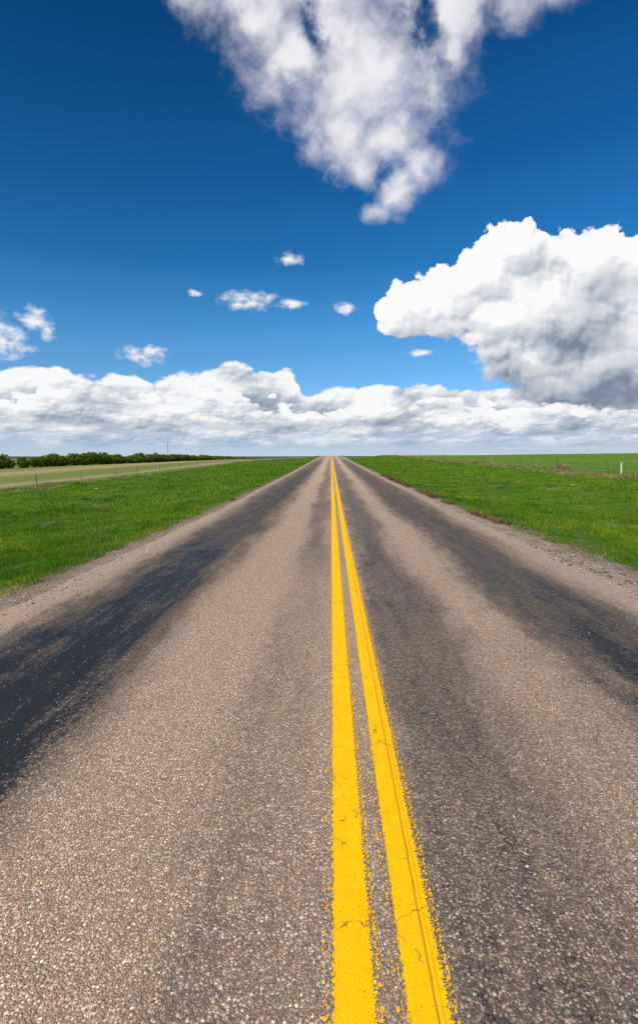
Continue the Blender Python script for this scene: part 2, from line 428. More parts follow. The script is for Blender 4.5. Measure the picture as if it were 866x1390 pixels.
def bump(n, height, dist, strength=1.0):
    b = n.new('ShaderNodeBump'); b.inputs['Distance'].default_value = dist; b.inputs['Strength'].default_value = strength
    n.put(b.inputs['Height'], height)
    return S(n, b.outputs[0])

def road_material():
    m, n, bs, out = material('chip_seal_asphalt')
    geo = n.new('ShaderNodeNewGeometry'); pos = S(n, geo.outputs['Position'])
    X, Y, Z = n.sep(pos)
    rr, stone, h, m2 = chips(n, pos)
    # stretched warps along the road
    st = n.vmath('MULTIPLY', pos, (1.0, 0.16, 0))
    w1 = n.noise(st, 1.3, 4, 0.6, dims='2D') - 0.5
    w2 = n.noise(n.vmath('MULTIPLY', pos, (1.0, 0.45, 0)), 5.0, 4, 0.65, dims='2D') - 0.5
    fine = n.noise(pos, 22.0, 4, 0.7, dims='2D') - 0.5
    patch = n.noise(n.vmath('MULTIPLY_ADD', pos, (1.0, 0.25, 0), (7.0, 3.0, 0)), 0.55, 3, 0.55, dims='2D')
    Xw = X + w1 * 0.95 + w2 * 0.50
    def track(c, half, soft):
        return n.ss((Xw - c).abs(), half - soft, half + soft, 1.0, 0.0)
    # strength of each track along the road
    d = None
    lo = track(-2.12, 0.66, 0.56) * n.curve(n.lin(Y, 0, 60), [(0, 0.85), (0.04, 1.0), (0.08, 1.0), (0.145, 1.0), (0.155, 0.84), (0.5, 0.72), (1.0, 0.45)]) * 1.06
    li = track(-0.26, 0.34, 0.30) * n.curve(n.lin(Y, 0, 60), [(0, 0.40), (0.05, 0.42), (0.1, 0.42), (0.2, 0.60), (0.5, 0.6), (1.0, 0.45)])
    ri = track(0.66, 0.46, 0.30) * n.curve(n.lin(Y, 0, 60), [(0, 0.38), (0.04, 0.42), (0.075, 0.58), (0.12, 0.70), (0.4, 0.62), (1.0, 0.4)])
    ro = track(2.44, 0.60, 0.46) * n.curve(n.lin(Y, 0, 60), [(0, 0.52), (0.06, 0.80), (0.09, 0.76), (0.3, 0.72), (1.0, 0.5)])
    d = n.math('MAXIMUM', n.math('MAXIMUM', lo, li), n.math('MAXIMUM', ri, ro))
    base = n.lin(patch, 0.3, 0.7, 0.02, 0.26)
    nearD = n.lin(Y, 1.2, 5.0, 0.26, 0.0) * n.ss(X, -1.8, 0.4, 0.6, 1.0) + n.ss(X, 0.1, 0.5) * n.lin(Y, 3, 14, 0.16, 0.04)
    mott = n.noise(n.vmath('MULTIPLY_ADD', pos, (1.0, 0.13, 0), (4.4, 1.7, 0)), 4.2, 6, 0.72, dims='2D') - 0.5
    d = n.math('MAXIMUM', d, base) * (1.0 + mott * 1.15) + nearD + fine * 0.55 + w2 * 0.35
    core = n.ss(d, 0.70, 1.15)
    # cells whose random value lies above the bitumen level still show their stone
    show = n.ss(rr - d * 0.88, -0.05, 0.05)
    flush = n.noise(pos, 300.0, 2, 0.5, dims='2D')
    bit = n.mix(core, (0.048, 0.043, 0.042), (0.012, 0.012, 0.0135))
    dust = n.mix(n.lin(w1, -0.25, 0.25), rgb('C8AF97'), rgb('BCAB9C'))
    binder = n.mix(d.clamp(), dust, bit)
    gap = n.ss(h, 0.05, 0.45, 0.42, 1.0)
    stc = n.mix(0.30, n.mix(1.0, stone, (1.55, 1.46, 1.36), 'MULTIPLY'), rgb('DCC2A8'))
    stc = n.mix(n.ss(d, 0.25, 0.8) * 0.45, stc, n.mix(1.0, stc, (0.36, 0.355, 0.37), 'MULTIPLY'))
    c = n.mix(show, n.mix(0.25 - 0.22 * core, binder, stc), stc)
    c = n.mix(1.0, c, n.mix(gap, (0.20, 0.19, 0.19), (1, 1, 1)), 'MULTIPLY')
    # tar-stained bands where wheels run, unbroken to the crest; stones keep showing, only dirtier
    def band(c0, half, soft, k):
        return n.ss((X + w1 * 0.55 + w2 * 0.22 - c0).abs(), half - soft, half + soft, k, 0.0)
    wide = n.ss(Y, 7, 24)
    crestfade = n.ss(Y, 70, 150, 1.0, 0.35)
    bn = n.math('MAXIMUM', n.math('MAXIMUM', band(-2.15 - wide * 0.16, 0.72 + wide * 0.16, 0.38, 0.92), band(2.45 + wide * 0.16, 0.62 + wide * 0.20, 0.36, 0.82)),
                n.math('MAXIMUM', band(0.72, 0.40, 0.26, 0.55), band(-0.28, 0.26, 0.20, 0.45) * n.ss(Y, 3.0, 10.0, 0.25, 1.0)))
    bn = bn * n.ss(Y + w1 * 2.0, 1.6, 3.8, 0.35, 1.0) * crestfade * (1.0 + mott * 0.7 + fine * 0.8)
    c = n.mix(bn.clamp(), c, n.mix(1.0, c, (0.27, 0.265, 0.275), 'MULTIPLY'))
    # pinkish loose gravel along both edges
    edge = n.math('MAXIMUM', n.ss(X + w2 * 0.5 + wide * 0.16, -3.28, -2.92, 1.0, 0.0), n.ss(X + w2 * 0.5 - wide * 0.12, 3.12, 3.5, 0.0, 1.0))
    gr = n.mix(0.55, stone, rgb('C0A894'))
    c = n.mix(edge * 0.75, c, gr)
    # short black tar marks
    tm = n.noise(n.vmath('MULTIPLY_ADD', pos, (1.0, 0.8, 0), (2.0, 9.0, 0)), 2.2, 5, 0.75, dims='2D')
    c = n.mix(n.ss(tm, 0.70, 0.745) * 0.75, c, (0.03, 0.028, 0.028))
    # cross seam where a fresher stretch starts
    sm = n.ss((Y - 9.05 + w2 * 0.5 + fine * 0.3).abs(), 0.03, 0.12, 1.0, 0.0) * n.ss(X, -1.3, -0.9, 1.0, 0.0)
    c = n.mix(sm * 0.05, c, rgb('A79C94'))
    n.put(bs.inputs['Base Color'], c)
    n.put(bs.inputs['Roughness'], n.mix(n.ss(d, 0.55, 1.0), (0.85,) * 3, (0.46,) * 3))
    bs.inputs['Specular IOR Level'].default_value = 0.28
    hh = h * n.lin(d, 0.0, 1.0, 1.0, 0.45) + fine * 0.3
    n.put(bs.inputs['Normal'], bump(n, hh, 0.006, 0.9))
    return m

def paint_material():
    m, n, bs, out = material('yellow_road_paint')
    geo = n.new('ShaderNodeNewGeometry'); pos = S(n, geo.outputs['Position'])
    X, Y, Z = n.sep(pos)
    rr, stone, h, m2 = chips(n, pos)
    # local coordinate: UV u across the strip in metres
    uv = n.new('ShaderNodeUVMap'); u, v_, _ = n.sep(S(n, uv.outputs[0]))
    edge_n = n.noise(pos, 55.0, 4, 0.7, dims='2D') - 0.5
    edge_l = n.noise(pos, 7.0, 2, 0.5, dims='2D') - 0.5
    # u runs 0..1 over 0.20 m; solid part between 0.22 and 0.80, thin ragged overspray around it
    wob = edge_n * 0.085 + edge_l * 0.03 + (h - 0.5) * 0.04
    solid = n.ss(u + wob, 0.20, 0.225) * n.ss(u + wob * 1.2, 0.78, 0.81, 1.0, 0.0)
    streak = n.ss((u - 0.875).abs(), 0.015, 0.065, 1.0, 0.0)
    old = n.ss((u - 0.10).abs(), 0.03, 0.10, 1.0, 0.0)
    rag = n.math('GREATER_THAN', rr + edge_n * 1.8, 0.58) * streak * n.math('GREATER_THAN', h, 0.22)
    rag2 = n.math('GREATER_THAN', rr + edge_n * 1.3, 0.86) * old * n.math('GREATER_THAN', h, 0.3)
    fleck = n.math('GREATER_THAN', n.noise(pos, 75.0, 3, 0.7, dims='2D'), 0.735)
    fleck = n.math('MAXIMUM', fleck, n.math('GREATER_THAN', n.noise(pos, 190.0, 2, 0.6, dims='2D') + (n.noise(pos, 6.0, 3, 0.6, dims='2D') - 0.5) * 0.25, 0.725))
    ck = n.voro(n.vmath('MULTIPLY_ADD', n.noise(pos, 9.0, 3, 0.5, dims='2D', out='Color'), (0.05, 0.12, 0), n.vmath('MULTIPLY', pos, (0.45, 1.0, 0))), 3.4, '2D', 'DISTANCE_TO_EDGE')
    crack = n.math('LESS_THAN', S(n, ck.outputs['Distance']), 0.005) * n.math('GREATER_THAN', n.noise(pos, 16.0, 2, 0.5, dims='2D'), 0.50)
    cover = n.math('MAXIMUM', solid * (1.0 - fleck), n.math('MAXIMUM', rag, rag2))
    wear = n.noise(pos, 14.0, 4, 0.6, dims='2D')
    yc = n.mix(n.lin(wear, 0.3, 0.7), (0.84, 0.445, 0.0015), (0.90, 0.50, 0.002))
    # the groove dragged along the right-hand stripe (object attribute would not survive instancing, so by place)
    gx = n.ss((X - 0.300 + (edge_l * 0.006)).abs(), 0.0015, 0.0045, 1.0, 0.0)
    gx2 = n.ss((X - 0.318 + (edge_l * 0.006)).abs(), 0.001, 0.003, 1.0, 0.0) * 0.5
    yc = n.mix(n.math('MAXIMUM', gx, gx2) * 0.72, yc, (0.26, 0.10, 0.012))
    yc = n.mix(crack * 0.75, yc, (0.22, 0.11, 0.02))
    grime = n.ss(n.noise(n.vmath('MULTIPLY', pos, (1, 0.25, 0)), 18.0, 5, 0.7, dims='2D'), 0.52, 0.8)
    yc = n.mix(grime * 0.22, yc, (0.45, 0.24, 0.02))
    n.put(bs.inputs['Base Color'], yc)
    bs.inputs['Roughness'].default_value = 0.75; bs.inputs['Specular IOR Level'].default_value = 0.12
    n.put(bs.inputs['Normal'], bump(n, h * 0.5 + wear * 0.5, 0.003, 0.55))
    tr = n.new('ShaderNodeBsdfTransparent'); mx = n.new('ShaderNodeMixShader')
    n.put(mx.inputs[0], cover); n.l.new(tr.outputs[0], mx.inputs[1]); n.l.new(bs.outputs[0], mx.inputs[2])
    n.l.new(mx.outputs[0], out.inputs[0])
    return m

def ground_material():
    m, n, bs, out = material('prairie_ground')
    geo = n.new('ShaderNodeNewGeometry'); pos = S(n, geo.outputs['Position'])
    X, Y, Z = n.sep(pos)
    n1 = n.noise(pos, 0.35, 5, 0.6, dims='2D')
    n2 = n.noise(pos, 2.2, 5, 0.65, dims='2D')
    n3 = n.noise(pos, 14.0, 4, 0.7, dims='2D')
    nbig = n.noise(pos, 0.05, 4, 0.55, dims='2D')
    verge = n.mix(n.ss(n1, 0.35, 0.68), (0.060, 0.150, 0.005), (0.110, 0.215, 0.008))
    verge = n.mix(n.ss(n2, 0.5, 0.75) * 0.6, verge, (0.085, 0.155, 0.020))
    verge = n.mix(n.ss(n3, 0.25, 0.6, 0.55, 0.0), verge, (0.012, 0.045, 0.005))
    dryp = n.ss(n.noise(n.vmath('MULTIPLY', pos, (0.5, 0.35, 0)), 0.9, 6, 0.7, dims='2D'), 0.60, 0.72)
    verge = n.mix(dryp * 0.55, verge, (0.24, 0.20, 0.10))
    # left hayfield: swaths running along the road
    Xs = X + (n.noise(n.vmath('MULTIPLY', pos, (0.4, 0.05, 0)), 0.6, 3, 0.6, dims='2D') - 0.5) * 7.0
    sw = n.ramp(n.lin(Xs, -75, -20), [(0.0, (0.10, 0.17, 0.02)), (0.12, (0.15, 0.19, 0.03)), (0.2, (0.26, 0.23, 0.085)), (0.30, (0.17, 0.20, 0.035)), (0.42, (0.20, 0.21, 0.05)),
                                      (0.50, (0.36, 0.27, 0.145)), (0.64, (0.34, 0.25, 0.13)), (0.69, (0.16, 0.20, 0.03)), (0.84, (0.14, 0.20, 0.025)), (0.90, (0.36, 0.28, 0.16)), (0.94, (0.13, 0.18, 0.025)), (1.0, (0.10, 0.165, 0.02))])
    sw = n.mix(n.ss(n2, 0.35, 0.7) * 0.22, sw, (0.30, 0.26, 0.13))
    sw = n.mix(n.ss(n3, 0.2, 0.6, 0.45, 0.0), sw, (0.07, 0.09, 0.02))
    # right cereal field, fine drill rows
    rows = n.math('SINE', (X + n1 * 2.0) * 5.2)
    crop = n.mix(n.ss(nbig, 0.35, 0.65), (0.085, 0.180, 0.008), (0.125, 0.225, 0.012))
    crop = n.mix(n.ss(n2, 0.3, 0.7) * 0.5, crop, (0.070, 0.155, 0.008))
    crop = n.mix(n.ss(rows, 0.2, 1.0) * 0.25, crop, (0.03, 0.08, 0.006))
    # far country: patchwork of fields
    vf = n.voro(n.vmath('MULTIPLY', pos, (0.0022, 0.0016, 0)), 1.0, '2D', 'F1')
    fr, _, _ = n.sep(S(n, vf.outputs['Color']))
    farc = n.ramp(fr, [(0.0, (0.05, 0.08, 0.03)), (0.3, (0.26, 0.21, 0.15)), (0.5, (0.08, 0.13, 0.04)), (0.7, (0.30, 0.24, 0.18)), (1.0, (0.06, 0.10, 0.04))], 'CONSTANT')
    dist = n.vmath('LENGTH', pos, out=1)
    farc = n.mix(n.ss(dist, 1500, 5000), farc, (0.045, 0.07, 0.055))
    Xe = X + (n2 - 0.5) * 1.6 + (n1 - 0.5) * 1.5
    c = verge
    c = n.mix(n.ss(Xe, -20.6, -19.6, 1.0, 0.0), c, sw)
    c = n.mix(n.ss(Xe, 20.2, 21.2, 0.0, 1.0), c, crop)
    # dead grass strip under both fences
    fl = n.ss((Xe + n3 * 0.8 - 19.4 - 0.4).abs(), 0.4, 1.3, 1.0, 0.0) * n.ss(n2, 0.30, 0.5) * 0.85
    c = n.mix(fl, c, (0.40, 0.33, 0.21))
    fl2 = n.ss((Xe + 20.6).abs(), 0.3, 1.0, 1.0, 0.0) * n.ss(n2, 0.35, 0.6) * 0.6
    c = n.mix(fl2, c, (0.36, 0.30, 0.19))
    c = n.mix(n.ss(dist, 380, 620), c, farc)
    # gravel shoulder and its ragged limit
    rr, stone, h, m2 = chips(n, pos)
    gv = n.mix(0.45, stone, rgb('B59E8A'))
    gv = n.mix(n.ss(n2, 0.45, 0.7) * 0.5, gv, (0.16, 0.125, 0.09))
    dirt = n.mix(n3, (0.13, 0.10, 0.065), (0.27, 0.21, 0.15))
    jag = (n2 - 0.5) * 1.1 + (n3 - 0.5) * 0.7
    wide = n.ss(Y, 8, 34)
    ax = n.math('MAXIMUM', X * -1.0 - 3.95 + wide * 0.38 + jag * 0.55, X - 4.65 + wide * 0.70 + jag * (0.95 - wide * 0.4))
    shoulder = n.ss(ax, -0.16, 0.10, 1.0, 0.0)
    soil = n.ss(ax, -0.7, -0.15)
    c = n.mix(shoulder, c, n.mix(soil * 0.75, gv, dirt))
    n.put(bs.inputs['Base Color'], c)
    bs.inputs['Roughness'].default_value = 0.95
    bs.inputs['Specular IOR Level'].default_value = 0.15
    bh = n.mix(shoulder, n3 * 1.0, h * 0.12)
    n.put(bs.inputs['Normal'], bump(n, bh, 0.07, 0.8))
    return m

M_road, M_paint, M_ground = road_material(), paint_material(), ground_material()

# ------------------------------------------------------------------ ground + road meshes
def axis(*segs):
    out = []
    for a_, b_, st in segs:
        k = max(1, int(round((b_ - a_) / st))); out += list(np.linspace(a_, b_, k, endpoint=False))
    out.append(segs[-1][1])
    return np.array(out)

YS = axis((-12000, -3000, 1500), (-3000, -300, 300), (-300, -40, 20), (-40, 0, 2), (0, 30, 0.3), (30, 70, 0.7), (70, 240, 2), (240, 620, 10), (620, 1800, 60), (1800, 5000, 400), (5000, 12000, 1000))
XS = axis((-12000, -3000, 1500), (-3000, -600, 200), (-600, -120, 20), (-120, -40, 4), (-40, -12, 1), (-12, -6, 0.4), (-6, -3.2, 0.14), (-3.2, 3.4, 1.1), (3.4, 6.4, 0.15), (6.4, 12, 0.4), (12, 40, 1), (40, 120, 4), (120, 600, 20), (600, 3000, 200), (3000, 12000, 1500))

def grid(xs, ys, zf):
    XX, YY = np.meshgrid(xs, ys)
    ZZ = zf(XX, YY)
    v = np.stack([XX, YY, ZZ], -1).reshape(-1, 3)
    nx, ny = len(xs), len(ys)
    i = np.arange(nx - 1)[None, :] + nx * np.arange(ny - 1)[:, None]
    f = np.stack([i, i + 1, i + nx + 1, i + nx], -1).reshape(-1, 4)
    return v, f

def ground_z(X, Y):
    z = height(X, Y)
    under = np.clip((3.55 - np.abs(X - 0.12)) / 0.25, 0, 1)
    return z - 0.05 * under
v, f = grid(XS, YS, ground_z)
tag(link('ground', mesh_np('ground', v, f, M_ground, True)), 'green roadside verges and open prairie fields on both sides of the road', kind='structure')

RY = YS[(YS >= -3000) & (YS <= 5000)]
RX = np.array([-3.62, -3.4, -3.0, -2, -1, 0, 0.28, 1.2, 2.2, 3.2, 3.6, 3.84])
def road_z(X, Y):
    edge = np.clip((np.abs(X - 0.11) - 3.45) / 0.28, 0, 1)
    return height(np.clip(X, -3.3, 3.5), Y) + 0.006 + 0.028 * (1 - (np.abs(X - 0.1) / 3.7) ** 2) - edge * 0.045
v, f = grid(RX, RY, road_z)
jit = (fbm(v[:, 1] * 1.7, v[:, 0] * 2, 5, 3) - 0.5) * 0.18 * (np.abs(v[:, 0] - 0.11) > 3.5)
v[:, 0] += jit
tag(link('road', mesh_np('road', v, f, M_road, True)), 'straight chip sealed road with dark tyre tracks', kind='structure')

def stripe(x0, x1):
    xs = np.array([x0, x1])
    ys = RY[(RY >= -300) & (RY <= 600)]
    v, f = grid(xs, ys, lambda X, Y: road_z(X, Y) + 0.004)
    me = mesh_np('road_marking', v, f, M_paint, True)
    uvl = me.uv_layers.new(name='UVMap')
    idx = np.array([l.vertex_index for l in me.loops])
    uvs = np.stack([(v[idx, 0] - x0) / (x1 - x0), v[idx, 1]], -1).astype(np.float32)
    uvl.data.foreach_set('uv', uvs.ravel())
    return link('road_marking', me)
tag(stripe(-0.036, 0.172), 'left yellow centre line painted on the road, nearer the worn inner track', kind='structure')
tag(stripe(0.166 + 0.008, 0.38), 'right yellow centre line with a dark groove dragged along it', kind='structure')

# ------------------------------------------------------------------ grass
def leaf_material(name, c1, c2, c3, dry=(0.42, 0.36, 0.20), dry_at=0.93, trans=0.35):
    m, n, bs, out = material(name)
    geo = n.new('ShaderNodeNewGeometry')
    r = S(n, geo.outputs['Random Per Island'])
    pos = S(n, geo.outputs['Position'])
    big = n.noise(pos, 0.32, 4, 0.6, dims='2D')
    c = n.ramp(r, [(0.0, c1), (0.45, c2), (0.85, c3), (dry_at, c3), (min(1, dry_at + 0.02), dry), (1.0, dry)])
    c = n.mix(n.ss(big, 0.35, 0.65), n.mix(1.0, c, (0.60, 0.72, 0.6), 'MULTIPLY'), n.mix(1.0, c, (1.15, 1.02, 0.9), 'MULTIPLY'))
    mid = n.noise(pos, 1.5, 4, 0.65, dims='2D')
    c = n.mix(n.ss(mid, 0.36, 0.62), n.mix(1.0, c, (0.62, 0.76, 0.7), 'MULTIPLY'), n.mix(1.0, c, (1.12, 1.05, 0.9), 'MULTIPLY'))
    patch = n.ss(n.noise(n.vmath('MULTIPLY', pos, (0.5, 0.35, 0)), 0.9, 6, 0.7, dims='2D'), 0.60, 0.72)
    c = n.mix(patch * 0.6, c, dry)
    n.put(bs.inputs['Base Color'], c); bs.inputs['Roughness'].default_value = 0.6; bs.inputs['Specular IOR Level'].default_value = 0.25
    tl = n.new('ShaderNodeBsdfTranslucent'); n.put(tl.inputs[0], n.mix(1.0, c, (1.1, 1.25, 0.6), 'MULTIPLY'))
    mx = n.new('ShaderNodeMixShader'); mx.inputs[0].default_value = trans
    n.l.new(bs.outputs[0], mx.inputs[1]); n.l.new(tl.outputs[0], mx.inputs[2]); n.l.new(mx.outputs[0], out.inputs[0])
    return m

M_grass = leaf_material('grass_blades', (0.100, 0.210, 0.004), (0.155, 0.300, 0.006), (0.245, 0.385, 0.012))
M_dry = leaf_material('dry_grass_blades', (0.30, 0.23, 0.12), (0.42, 0.34, 0.20), (0.55, 0.47, 0.31), dry=(0.22, 0.13, 0.08), dry_at=0.9)
M_red = leaf_material('dead_weed_blades', (0.20, 0.09, 0.05), (0.28, 0.15, 0.09), (0.33, 0.22, 0.14), dry=(0.12, 0.06, 0.04), dry_at=0.85)

def blades(px, py, hgt, wid, lean=0.55, zf=height):
    """bent three-segment blades, one quad + one triangle strip each (5 verts, 3 tris)"""
    k = len(px)
    pz = zf(px, py) - 0.01
    th = rng.uniform(0, 2 * np.pi, k); fac = rng.uniform(0, 2 * np.pi, k)
    dx, dy = np.cos(th), np.sin(th); wx, wy = np.cos(fac), np.sin(fac)
    ln = lean * rng.uniform(0.15, 1.0, k)
    base = np.stack([px, py, pz], -1)
    side = np.stack([wx, wy, 0 * wx], -1) * (wid * 0.5)[:, None]
    mid = base + np.stack([dx * ln * hgt * 0.3, dy * ln * hgt * 0.3, hgt * 0.55], -1)
    tip = base + np.stack([dx * ln * hgt * 0.95, dy * ln * hgt * 0.95, hgt * (1.0 - 0.25 * ln)], -1)
    V = np.stack([base - side, base + side, mid + side * 0.8, mid - side * 0.8, tip], 1).reshape(-1, 3)
    o = (np.arange(k) * 5)[:, None]
    F = np.concatenate([o + np.array([[0, 1, 2]]), o + np.array([[0, 2, 3]]), o + np.array([[3, 2, 4]])], 1).reshape(-1, 3)
    return V, F

def scatter(side, y0, y1, x0, x1, dens):
    """uniform points in |X| range on one side with ragged inner edge"""
    k = int((y1 - y0) * (x1 - x0) * dens)
    y = rng.uniform(y0, y1, k); x = rng.uniform(x0, x1, k)
    wd = np.clip((y - 8) / 26, 0, 1)
    x = x - wd * (0.42 if side < 0 else 0.66)
    inner = x0 - wd * (0.42 if side < 0 else 0.66) + 0.15 + (fbm(y * 1.4, y * 0 + side * 9, 31, 4) - 0.42) * 1.5
    keep = x > inner
    # thin out near the limit in tufts
    t = np.clip((x - inner) / 0.9, 0, 1)
    cl = fbm(x * 2.3, y * 2.3, 12, 3)
    keep &= (cl + t * 0.75) > 0.55
    return side * x[keep], y[keep]

def green_grass():
    Vs, Fs, off = [], [], 0
    def add(x, y, hm, wm):
        nonlocal off
        big = fbm(x * 0.8, y * 0.8, 44, 3); cl = fbm(x * 3.0, y * 3.0, 45, 2)
        cm = fbm(x * 1.6, y * 1.6, 47, 3)
        h = hm * (0.22 + 1.5 * big * big + 0.3 * cl + 2.2 * np.clip(cm - 0.52, 0, 1) * 2) * rng.uniform(0.6, 1.25, len(x))
        V, F = blades(x, y, h, wm * rng.uniform(0.7, 1.3, len(x)))
        Vs.append(V); Fs.append(F + off); off += len(V)
    for s, xin in ((-1, 3.75), (1, 4.3)):
        x, y = scatter(s, 4.0, 12, xin, 10.5, 1500); add(x, y, 0.085, 0.0065)
        x, y = scatter(s, 12, 22, xin, 19, 560); add(x, y, 0.09, 0.011)
        x, y = scatter(s, 22, 45, xin, 24, 110); add(x, y, 0.10, 0.024)
        x, y = scatter(s, 45, 100, xin, 22, 24); add(x, y, 0.13, 0.06)
        x, y = scatter(s, 100, 210, xin, 22, 5); add(x, y, 0.15, 0.13)
        x, y = scatter(s, -6, 4.0, xin, 9, 260); add(x, y, 0.12, 0.012)
    me = mesh_np('grass', np.concatenate(Vs), np.concatenate(Fs), M_grass)
    tag(link('grass', me), 'thick green grass covering the verges beside the road', 'grass', kind='stuff')
green_grass()

def dry_grass():
    Vs, Fs, off = [], [], 0
    def add(x, y, h, w, lean=0.8):
        nonlocal off
        V, F = blades(x, y, h * rng.uniform(0.5, 1.3, len(x)), w * rng.uniform(0.7, 1.3, len(x)), lean)
        Vs.append(V); Fs.append(F + off); off += len(V)
    # strip under the right fence
    for y0, y1, dn, hh, ww in ((24, 45, 110, 0.24, 0.03), (45, 90, 40, 0.27, 0.06), (90, 190, 11, 0.32, 0.13)):
        k = int((y1 - y0) * 3.0 * dn); y = rng.uniform(y0, y1, k); x = 19.5 + rng.normal(0, 0.6, k)
        kp = fbm(x * 0.5, y * 0.16, 77, 3) > 0.43
        add(x[kp], y[kp], hh, ww)
    for y0, y1, dn, hh, ww in ((24, 60, 22, 0.16, 0.03), (60, 150, 6, 0.2, 0.08)):
        k = int((y1 - y0) * 2.0 * dn); y = rng.uniform(y0, y1, k); x = -20.3 + rng.normal(0, 0.4, k)
        kp = fbm(x * 0.5, y * 0.22, 78, 3) > 0.50
        add(x[kp], y[kp], hh, ww)
    # pale blades along both grass limits and spread through the turf
    for s, xin, wdt, k in ((1, 4.15, 0.9, 11000), (-1, 3.8, 0.45, 6000)):
        y = 4 + 30 * rng.uniform(0, 1, k) ** 1.7; x = xin + np.abs(rng.normal(0, wdt * 0.6, k))
        kp = fbm(x * 1.1, y * 1.1, 79, 3) > 0.50
        add(s * x[kp], y[kp], 0.07, 0.007, 1.5)
    me = mesh_np('dry_grass', np.concatenate(Vs), np.concatenate(Fs), M_dry)
    tag(link('dry_grass', me), 'pale dead grass along the fence lines and the grass edges', 'dry grass', kind='stuff')
    # reddish dead weeds, right edge further up
    k = 5200; y = rng.uniform(13, 40, k); x = 4.15 - 0.5 * np.clip((y - 8) / 26, 0, 1) + np.abs(rng.normal(0, 0.32, k))
    kp = fbm(x * 0.9, y * 0.35, 91, 3) > 0.42
    V, F = blades(x[kp], y[kp], 0.13 * rng.uniform(0.4, 1.2, kp.sum()), 0.022 * rng.uniform(0.6, 1.3, kp.sum()), 1.0)
    tag(link('dead_weeds', mesh_np('dead_weeds', V, F, M_red)), 'reddish brown dead weeds along the right gravel shoulder', 'weeds', kind='stuff')
dry_grass()

# ------------------------------------------------------------------ loose stones
def ico():
    t = (1 + 5 ** 0.5) / 2
    v = np.array([(-1, t, 0), (1, t, 0), (-1, -t, 0), (1, -t, 0), (0, -1, t), (0, 1, t), (0, -1, -t), (0, 1, -t), (t, 0, -1), (t, 0, 1), (-t, 0, -1), (-t, 0, 1)], float)
    v /= np.linalg.norm(v[0])
    f = np.array([(0, 11, 5), (0, 5, 1), (0, 1, 7), (0, 7, 10), (0, 10, 11), (1, 5, 9), (5, 11, 4), (11, 10, 2), (10, 7, 6), (7, 1, 8), (3, 9, 4), (3, 4, 2), (3, 2, 6), (3, 6, 8), (3, 8, 9), (4, 9, 5), (2, 4, 11), (6, 2, 10), (8, 6, 7), (9, 8, 1)])
    return v, f
IV, IF = ico()

def stones(x, y, r, zf, sink=0.35):
    k = len(x)
    z = zf(x, y)
    ax = rng.uniform(0.6, 1.3, (k, 1, 3)) * np.array([1, 1, 0.62])
    th = rng.uniform(0, 2 * np.pi, k); c, s_ = np.cos(th), np.sin(th)
    V = IV[None] * ax * (1 + rng.normal(0, 0.13, (k, 12, 1))) * r[:, None, None]
    Vx = V[..., 0] * c[:, None] - V[..., 1] * s_[:, None]; Vy = V[..., 0] * s_[:, None] + V[..., 1] * c[:, None]
    V = np.stack([Vx + x[:, None], Vy + y[:, None], V[..., 2] + (z + r * (0.55 - sink))[:, None]], -1).reshape(-1, 3)
    F = (np.arange(k) * 12)[:, None, None] + IF[None]
    return V, F.reshape(-1, 3)

def stone_material(name, stops):
    m, n, bs, out = material(name)
    geo = n.new('ShaderNodeNewGeometry')
    c = n.ramp(S(n, geo.outputs['Random Per Island']), stops)
    nn = n.noise(S(n, geo.outputs['Position']), 220.0, 3, 0.6)
    c = n.mix(n.lin(nn, 0.3, 0.7, 0.0, 0.35), c, n.mix(1.0, c, (0.5, 0.48, 0.46), 'MULTIPLY'))
    n.put(bs.inputs['Base Color'], c); bs.inputs['Roughness'].default_value = 0.8
    return m
M_grav = stone_material('gravel_stones', [(0, (0.10, 0.085, 0.075)), (0.2, (0.22, 0.175, 0.14)), (0.45, (0.34, 0.27, 0.215)), (0.6, (0.30, 0.18, 0.11)), (0.72, (0.42, 0.36, 0.30)), (0.9, (0.60, 0.55, 0.49)), (1, (0.78, 0.75, 0.70))])

def gravel():
    Vs, Fs, off = [], [], 0
    def add(x, y, r, zf):
        nonlocal off
        V, F = stones(x, y, r, zf); Vs.append(V); Fs.append(F + off); off += len(V)
    for s, c, wdt, k in ((-1, 3.62, 0.26, 5200), (1, 4.0, 0.32, 5600)):
        y = 3.0 + 32 * rng.uniform(0, 1, k) ** 2.0; x = s * np.maximum(3.0, c + rng.normal(0, wdt, k))
        r = rng.uniform(0.004, 0.011, k) * np.where(rng.uniform(0, 1, k) > 0.96, 2.0, 1.0)
        add(x, y, r, lambda X, Y: np.where(np.abs(X - 0.11) < 3.6, np.maximum(height(X, Y), road_z(X, Y)), height(X, Y)))
    # sparse chips lying loose on the carriageway
    k = 4200
    y = 1.2 + 11 * rng.uniform(0, 1, k) ** 1.8; x = rng.uniform(-3.2, 3.4, k)
    kp = ~((x > -0.02) & (x < 0.37))
    x, y = x[kp], y[kp]
    add(x, y, rng.uniform(0.0025, 0.0055, len(x)), road_z)
    tag(link('gravel', mesh_np('gravel', np.concatenate(Vs), np.concatenate(Fs), M_grav)), 'loose multicoloured gravel on the shoulders and the road', 'gravel', kind='stuff')
gravel()

